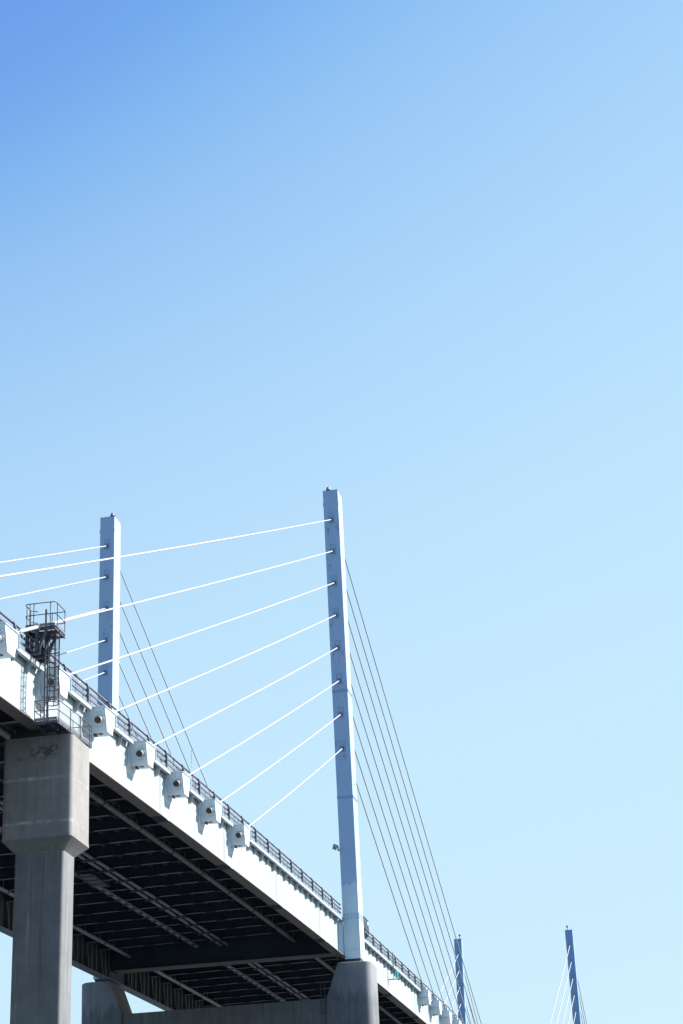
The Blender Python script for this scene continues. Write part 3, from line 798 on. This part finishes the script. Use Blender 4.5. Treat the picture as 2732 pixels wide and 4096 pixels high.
for z in rng(.18, 1.1, .09): m.tube([at(LX0, LY1, z), at(LX0, LY0, z), at(LX1, LY0, z), at(LX1, LY1, z)], .0035, 4)
for x in rng(LX0, LX1, .09): m.tube([at(x, LY0, .1), at(x, LY0, 1.1)], .003, 4)
for y in rng(LY0, LY1, .09): m.tube([at(LX0, y, .1), at(LX0, y, 1.1)], .003, 4)
obj('mesh_infill', m, M['galv'], t)
m = MB(); p = at(-82.9, LY0-.0, .42); m.box(p[0]-.03, p[0]+.03, p[1]-.03, p[1]-.015, p[2]-.22, p[2]+.22); p = at(-81.9, LY0, .42); m.box(p[0]-.03, p[0]+.03, p[1]-.03, p[1]-.015, p[2]-.22, p[2]+.22)
obj('clip_strip', m, M['dark'], t)

# ------------------------------------------------------------------ navigation light, gate frame and camera
nx = 24.0
t = thing('navigation_light', 'teal navigation lamp on a dark bracket at the deck edge right of the central pylon', 'navigation light', (nx, .26, .6))
m = MB(); m.bar((nx, .26, 1.68), (nx, .26, -.30), .12, .07, (0,1,0)); m.bar((nx, .26, -.30), (nx, .26, -1.08), .05, .07, (0,1,0)); obj('pole', m, M['platform'], t)
m = MB(); m.bar((nx, YW, -1.02), (nx, .26, -1.02), .05, .1); m.bar((nx, .30, -1.05), (nx, -.30, -1.03), .10, .06); m.bar((nx, .26, -.28), (nx, -.25, -.26), .06, .04); obj('bracket', m, M['platform'], t)
lx, ly = nx, -.05
m = MB(); m.lathe((lx, ly, -.93), [(.16,-.09),(.16,-.04),(.11,-.02),(.11,.02),(.17,.03),(.17,.07)], 16); m.lathe((lx, ly, -.93), [(.17,.60),(.17,.63),(.12,.68),(.03,.70)], 16); obj('lamp_fitting', m, M['white'], t, 40)
m = MB(); m.lathe((lx, ly, -.93), [(.15,.07),(.175,.2),(.18,.33),(.175,.48),(.15,.60)], 18); obj('lens', m, M['green'], t, 60)

t = thing('access_gate', 'small dark steel gate frame on a bracket beside the central pylon at deck level', 'gate', (4.6, -.5, -.3))
gx0, gx1, gy, gz0, gz1 = 3.7, 5.9, -.62, -.05, 1.25
m = MB()
for z in (gz0, .6, gz1): m.bar((gx0, gy, z), (gx1, gy, z), .05, .05)
for x in (gx0, 4.4, 5.2, gx1): m.bar((x, gy, gz0), (x, gy, gz1), .06, .05)
for y in (gy, gy+.45, .3): m.bar((gx0, y, gz0), (gx0, y, gz1), .05, .05)
for z in (gz0, .6, gz1): m.bar((gx0, gy, z), (gx0, .3, z), .05, .05)
obj('frame', m, M['platform'], t)
m = MB(); m.box(5.35, 5.75, gy-.04, gy-.028, .75, 1.08); obj('sign_plate', m, M['white'], t)
m = MB()
for x in rng(gx0, gx1, .1): m.tube([(x, gy, gz0), (x, gy, gz1)], .004, 4)
for z in rng(gz0, gz1, .1): m.tube([(gx0, gy, z), (gx1, gy, z)], .004, 4)
obj('mesh_panel', m, M['platform'], t)
m = MB(); m.box(gx0-.1, gx1+.1, gy-.05, .36, -.22, -.12); m.bar((gx1, gy, -.2), (gx0+.6, .40, -.95), .08, .08); m.bar((gx0, gy+.5, -.2), (gx0, .40, -1.2), .07, .07); obj('base_bracket', m, M['platform'], t)
m = MB()
for x in (2.2, 2.75): m.bar((x, .30, -2.3), (x, .30, 1.2), .045, .045)
for z in rng(-2.2, 1.1, .3): m.tube([(2.2, .3, z), (2.75, .3, z)], .015, 6)
for z in (-1.9, -.6): m.bar((2.2, .3, z), (2.2, YW, z), .04, .04)
tag(obj('rung_ladder', m, M['white']), 'slim pale rung ladder on the girder directly behind the foot of the central pylon', 'ladder')

cy = YC[0,0](6.75)+SY/2
t = thing('security_camera', 'boxy grey floodlight camera on a bracket on the left edge of the central pylon', 'camera', (-.9, cy, 6.5))
m = MB(); m.bar((-.9, cy-.0, 6.55), (-1.0, cy+.22, 6.62), .07, .07); m.bar((-.95, cy+.16, 6.5), (-.95, cy+.16, 6.95), .09, .09); m.box(-1.0,-.8,cy,cy+.03,6.4,6.8); obj('bracket', m, M['dark'], t)
m = MB(); q = Matrix.Translation((-1.15, cy+.40, 6.83)) @ Matrix.Rotation(math.radians(-32), 4, 'Y') @ Matrix.Rotation(math.radians(28), 4, 'X')
mb = MB(); mb.box(-.34, .30, -.20, .20, -.13, .13); mb.box(-.36, .34, -.23, .23, .13, .15)
m.v = [tuple(q @ Vector(v)) for v in mb.v]; m.f = mb.f; obj('housing', m, M['railsteel'], t)

# ------------------------------------------------------------------ camera, sun, sky
cam = bpy.data.cameras.new('camera'); co = bpy.data.objects.new('camera', cam); C.objects.link(co); bpy.context.scene.camera = co
yaw, pitch, roll, F = .185174, .407874, -.043055, 8165.713
f = Vector((math.cos(pitch)*math.cos(yaw), math.cos(pitch)*math.sin(yaw), math.sin(pitch)))
r0 = Vector((math.sin(yaw), -math.cos(yaw), 0)); u0 = r0.cross(f)
r = math.cos(roll)*r0+math.sin(roll)*u0; u = -math.sin(roll)*r0+math.cos(roll)*u0
co.matrix_world = Matrix(((r.x, u.x, -f.x, -184.0657), (r.y, u.y, -f.y, -35.3456), (r.z, u.z, -f.z, -39.8772), (0,0,0,1)))
cam.sensor_fit = 'HORIZONTAL'; cam.sensor_width = 36; cam.lens = F/2732*36; cam.clip_end = 20000; cam.clip_start = .5

S = Vector((.70, -1.12, .925)).normalized()
sun = bpy.data.lights.new('sun', 'SUN'); so = bpy.data.objects.new('sun', sun); C.objects.link(so)
sun.energy = 5.0; sun.angle = math.radians(.53); sun.color = (1, .965, .91)
so.rotation_euler = S.to_track_quat('Z', 'Y').to_euler()
el, az = math.asin(S.z), math.atan2(S.x, S.y)
w = bpy.data.worlds.new('World'); bpy.context.scene.world = w; w.use_nodes = True
nt = w.node_tree; sky = nt.nodes.new('ShaderNodeTexSky'); sky.sky_type = 'NISHITA'; sky.sun_disc = False
sky.sun_elevation = el; sky.sun_rotation = az; sky.altitude = 0; sky.air_density = 1.0; sky.dust_density = 0; sky.ozone_density = 4.0
EXPO, STR = 1.0, .10
# film-like response of the hazy sky: the Nishita colour goes through one curve per channel
sepc = nt.nodes.new('ShaderNodeSeparateColor'); comb = nt.nodes.new('ShaderNodeCombineColor'); nt.links.new(sky.outputs['Color'], sepc.inputs[0])
SCL = 8.0
for ch, pts in ((0, [(0,0),(.6,.09),(.86,.165),(.93,.25),(.975,.305),(1.03,.355),(1.16,.44),(1.47,.54),(2.2,.605),(4.5,.74),(8,.95)]),
                (1, [(0,0),(1.1,.20),(1.53,.335),(1.73,.495),(1.81,.555),(1.89,.605),(2.15,.70),(2.68,.80),(3.85,.85),(6,.93),(8,1.0)]),
                (2, [(0,0),(1.8,.46),(2.64,.72),(3.3,.86),(3.5,.905),(4.08,.97),(6.1,1.0),(8,1.04)])):
    fc = nt.nodes.new('ShaderNodeFloatCurve'); cu = fc.mapping.curves[0]
    while len(cu.points) > 2: cu.points.remove(cu.points[1])
    cu.points[0].location = (0, 0); cu.points[1].location = (1, pts[-1][1]/1.2)
    for a, b in pts[1:-1]: cu.points.new(a/SCL, b/1.2)
    fc.mapping.update()
    m1 = nt.nodes.new('ShaderNodeMath'); m1.operation = 'DIVIDE'; m1.inputs[1].default_value = SCL; nt.links.new(sepc.outputs[ch], m1.inputs[0]); nt.links.new(m1.outputs[0], fc.inputs['Value'])
    m2 = nt.nodes.new('ShaderNodeMath'); m2.operation = 'MULTIPLY'; m2.inputs[1].default_value = 1.2/(STR*2**EXPO); nt.links.new(fc.outputs[0], m2.inputs[0]); nt.links.new(m2.outputs[0], comb.inputs[ch])
bg = nt.nodes['Background']; bg.inputs['Strength'].default_value = STR; nt.links.new(comb.outputs[0], bg.inputs['Color'])
vs = bpy.context.scene.view_settings; vs.view_transform = 'Standard'; vs.look = 'None'; vs.exposure = EXPO; vs.gamma = 1; vs.use_curve_mapping = False
